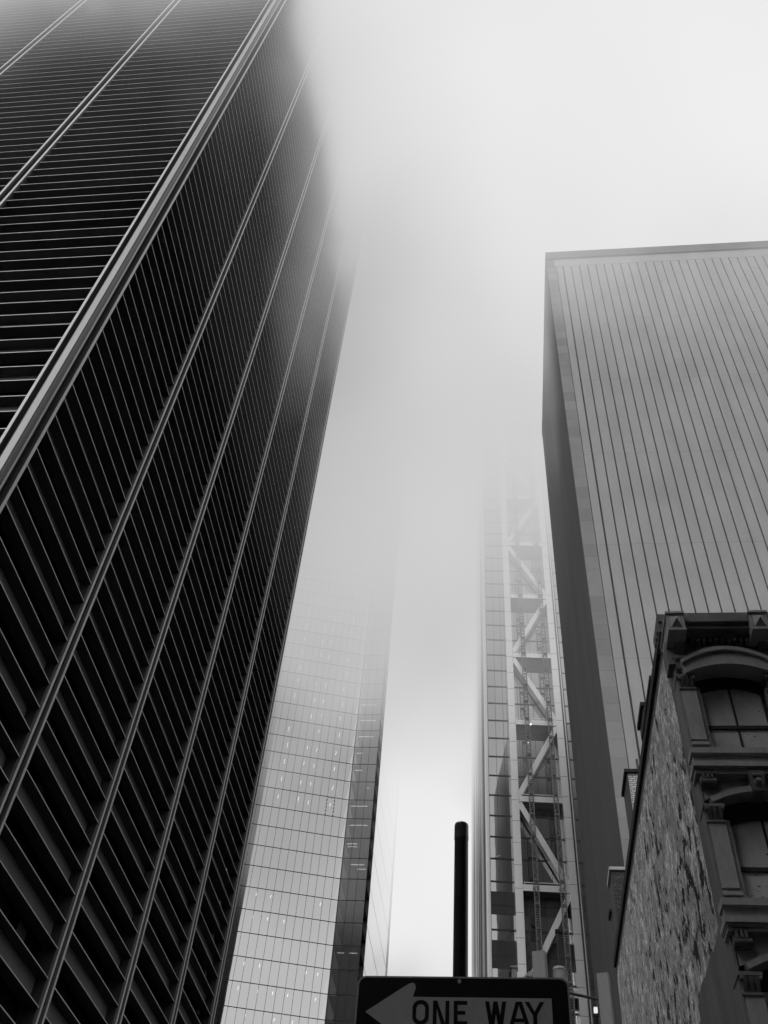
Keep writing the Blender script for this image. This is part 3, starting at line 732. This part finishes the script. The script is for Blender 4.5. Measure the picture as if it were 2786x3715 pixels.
# ------------------------------------------------------------------ unseen blocks by the viewer, added for reflections and to darken the street
def unseen_block(label, x0, x1, y0, y1, h):
    t = thing('unseen_block', label, 'building', ((x0+x1)/2, (y0+y1)/2, 0), 0, 'unseen blocks added behind the viewer')
    cx, cy = (x0+x1)/2, (y0+y1)/2
    b = MB(); b.box(x0-cx, x1-cx, y0-cy, y1-cy, 0, h); b.box(x0-cx-.4, x1-cx+.4, y0-cy-.4, y1-cy+.4, h, h+1.2); b.build('wall', M_block, t)
    b = MB(); z = 5
    while z < h-3:
        x = x0-cx+1
        while x < x1-cx-2: b.box(x, x+1.4, y1-cy, y1-cy+.05, z, z+2); x += 2.8
        z += 3.9
    b.build('window_band', M_tint, t)
unseen_block('unseen stone block behind the viewer, added for reflections and to darken the street', -9, 46, -42, -9, 66)
unseen_block('unseen stone block beside the viewer, added to shade the lower floors', 8, 46, -8.4, 5.4, 34)
unseen_block('unseen stone block facing the dark steel tower, sized to darken its lower floors', -92, -27, -40, 10, 48)

# ------------------------------------------------------------------ low cloud: an absorbing, softly glowing layer in world space
m, nt, N, L = nodes('low_cloud')
g = N.new('ShaderNodeNewGeometry'); s = N.new('ShaderNodeSeparateXYZ'); L.new(g.outputs['Position'], s.inputs[0])
X, Y, Z = s.outputs
def sstep(x, a, c):
    mr = N.new('ShaderNodeMapRange'); mr.interpolation_type = 'SMOOTHSTEP'; L.new(x, mr.inputs['Value'])
    mr.inputs['From Min'].default_value = a; mr.inputs['From Max'].default_value = c; mr.inputs['To Min'].default_value = 0; mr.inputs['To Max'].default_value = 1
    return mr.outputs['Result']
nz = noise(nt, pos(nt, (1,1,.8)), .026, 1, .5)
nz2 = noise(nt, pos(nt, (1,1,.7)), .06, 2, .55)
zz = math_n(nt, 'ADD', Z, math_n(nt, 'ADD', math_n(nt, 'MULTIPLY', math_n(nt, 'SUBTRACT', nz, .5), 105), math_n(nt, 'MULTIPLY', math_n(nt, 'SUBTRACT', nz2, .5), 58)))
# the cloud base sits higher round the near corner of the steel tower
near = math_n(nt, 'MULTIPLY', math_n(nt, 'SUBTRACT', 1, sstep(Y, 85, 145)), sstep(X, -90, -62))
near = math_n(nt, 'MULTIPLY', near, math_n(nt, 'SUBTRACT', 1, math_n(nt, 'MULTIPLY', sstep(X, -5, 10), .4)))
base = math_n(nt, 'ADD', 110, math_n(nt, 'MULTIPLY', near, 10))
hgt = math_n(nt, 'MAXIMUM', math_n(nt, 'SUBTRACT', zz, base), 0)
thick = math_n(nt, 'MULTIPLY', math_n(nt, 'MAXIMUM', math_n(nt, 'SUBTRACT', zz, 172), 0), .0022)
sig = math_n(nt, 'MINIMUM', math_n(nt, 'MULTIPLY_ADD', hgt, math_n(nt, 'SUBTRACT', .00105, math_n(nt, 'MULTIPLY', near, .00072)), thick), .07)
# brightness of the cloud: bright overhead, greyer between the towers, bright again far off
mid = math_n(nt, 'MULTIPLY', sstep(Y, 45, 140), math_n(nt, 'SUBTRACT', 1, sstep(Y, 150, 215)))
unseen_glow = math_n(nt, 'SUBTRACT', 1, sstep(Y, -110, 10))     # unseen cloud behind the viewer, extra glow added to light the fronts
mott = math_n(nt, 'MULTIPLY', math_n(nt, 'SUBTRACT', noise(nt, pos(nt, (1,1,.6)), .018, 1.5, .6), .5), .36)
shade = math_n(nt, 'MULTIPLY', math_n(nt, 'MULTIPLY', math_n(nt, 'SUBTRACT', 1, sstep(X, -38, 6)), math_n(nt, 'MULTIPLY', sstep(Y, 22, 40), math_n(nt, 'SUBTRACT', 1, sstep(Y, 96, 128)))), .27)   # the steel tower shades the mist beside it
mott = math_n(nt, 'SUBTRACT', mott, shade)
lum = math_n(nt, 'ADD', math_n(nt, 'SUBTRACT', math_n(nt, 'ADD', mott, .86), math_n(nt, 'MULTIPLY', mid, .30)), math_n(nt, 'MULTIPLY', math_n(nt, 'MULTIPLY', unseen_glow, math_n(nt, 'SUBTRACT', 1, sstep(X, -45, 0))), 3.4))
va = N.new('ShaderNodeVolumeAbsorption'); va.inputs['Color'].default_value = gray(0)
sig = math_n(nt, 'ADD', sig, .0008)
L.new(sig, va.inputs['Density'])
ve = N.new('ShaderNodeEmission'); ve.inputs['Color'].default_value = gray(1); L.new(math_n(nt, 'MULTIPLY', sig, lum), ve.inputs['Strength'])
ad = N.new('ShaderNodeAddShader'); L.new(va.outputs[0], ad.inputs[0]); L.new(ve.outputs[0], ad.inputs[1])
o = N.new('ShaderNodeOutputMaterial'); L.new(ad.outputs[0], o.inputs['Volume'])
mm, nt, N, L = nodes('street_mist')
va = N.new('ShaderNodeVolumeAbsorption'); va.inputs['Color'].default_value = gray(0); va.inputs['Density'].default_value = .012
ve = N.new('ShaderNodeEmission'); ve.inputs['Color'].default_value = gray(1); ve.inputs['Strength'].default_value = .012*.92
ad = N.new('ShaderNodeAddShader'); L.new(va.outputs[0], ad.inputs[0]); L.new(ve.outputs[0], ad.inputs[1])
o = N.new('ShaderNodeOutputMaterial'); L.new(ad.outputs[0], o.inputs['Volume'])
b = MB(); b.box(-330, 330, 195, 620, .3, 89.9); structure(b.build('mist', mm))
b = MB(); b.box(-330, 330, -200, 330, 90, 262); structure(b.build('cloud', m))

# ------------------------------------------------------------------ daylight
SUN_EL, SUN_ROT = R(52), R(200)
w = bpy.data.worlds.new('World'); S.world = w; w.use_nodes = True
nt = w.node_tree; nt.nodes.clear()
sky = nt.nodes.new('ShaderNodeTexSky'); sky.sky_type = 'NISHITA'; sky.sun_disc = False
sky.sun_elevation = SUN_EL; sky.sun_rotation = SUN_ROT; sky.dust_density = 4; sky.air_density = 1; sky.ozone_density = 1
bw = nt.nodes.new('ShaderNodeRGBToBW'); bg = nt.nodes.new('ShaderNodeBackground'); bg.inputs['Strength'].default_value = .15
out = nt.nodes.new('ShaderNodeOutputWorld')
nt.links.new(sky.outputs[0], bw.inputs[0]); nt.links.new(bw.outputs[0], bg.inputs['Color']); nt.links.new(bg.outputs[0], out.inputs['Surface'])
ld = bpy.data.lights.new('sun', 'SUN'); ld.energy = .8; ld.angle = R(20); ld.color = (1, .995, .985)
lo = bpy.data.objects.new('sun', ld); COL.objects.link(lo)
az = SUN_ROT
d = Vector((math.sin(az)*math.cos(SUN_EL), math.cos(az)*math.cos(SUN_EL), math.sin(SUN_EL)))
lo.rotation_euler = (-d).to_track_quat('-Z', 'Y').to_euler(); lo.location = (0, -30, 200)

# ------------------------------------------------------------------ camera
F_PX, PITCH, ROLL, YAW = 3530.0/2786, .8554, .1019, .1673
cd = bpy.data.cameras.new('camera'); cam = bpy.data.objects.new('camera', cd); COL.objects.link(cam); S.camera = cam
cd.sensor_fit = 'HORIZONTAL'; cd.sensor_width = 36; cd.lens = 36*F_PX; cd.clip_start = .05; cd.clip_end = 6000
f = Vector((0, math.cos(PITCH), math.sin(PITCH))); r0 = Vector((1,0,0)); u0 = r0.cross(f)
r1 = r0*math.cos(ROLL) + u0*math.sin(ROLL); u1 = -r0*math.sin(ROLL) + u0*math.cos(ROLL)
Rz = Matrix.Rotation(YAW, 3, 'Z'); r1, u1, f = Rz@r1, Rz@u1, Rz@f
mt = Matrix((r1, u1, -f)).transposed().to_4x4(); mt.translation = Vector((0, 0, 1.6)); cam.matrix_world = mt

# ------------------------------------------------------------------ render settings
S.view_settings.view_transform = 'Standard'; S.view_settings.look = 'None'; S.view_settings.exposure = 0; S.view_settings.gamma = 1
S.render.engine = 'CYCLES'
c = S.cycles
c.use_denoising = True; c.use_adaptive_sampling = True; c.adaptive_threshold = .02
c.max_bounces = 6; c.diffuse_bounces = 3; c.glossy_bounces = 3; c.transparent_max_bounces = 8; c.volume_bounces = 0
c.volume_step_rate = .28; c.volume_max_steps = 256
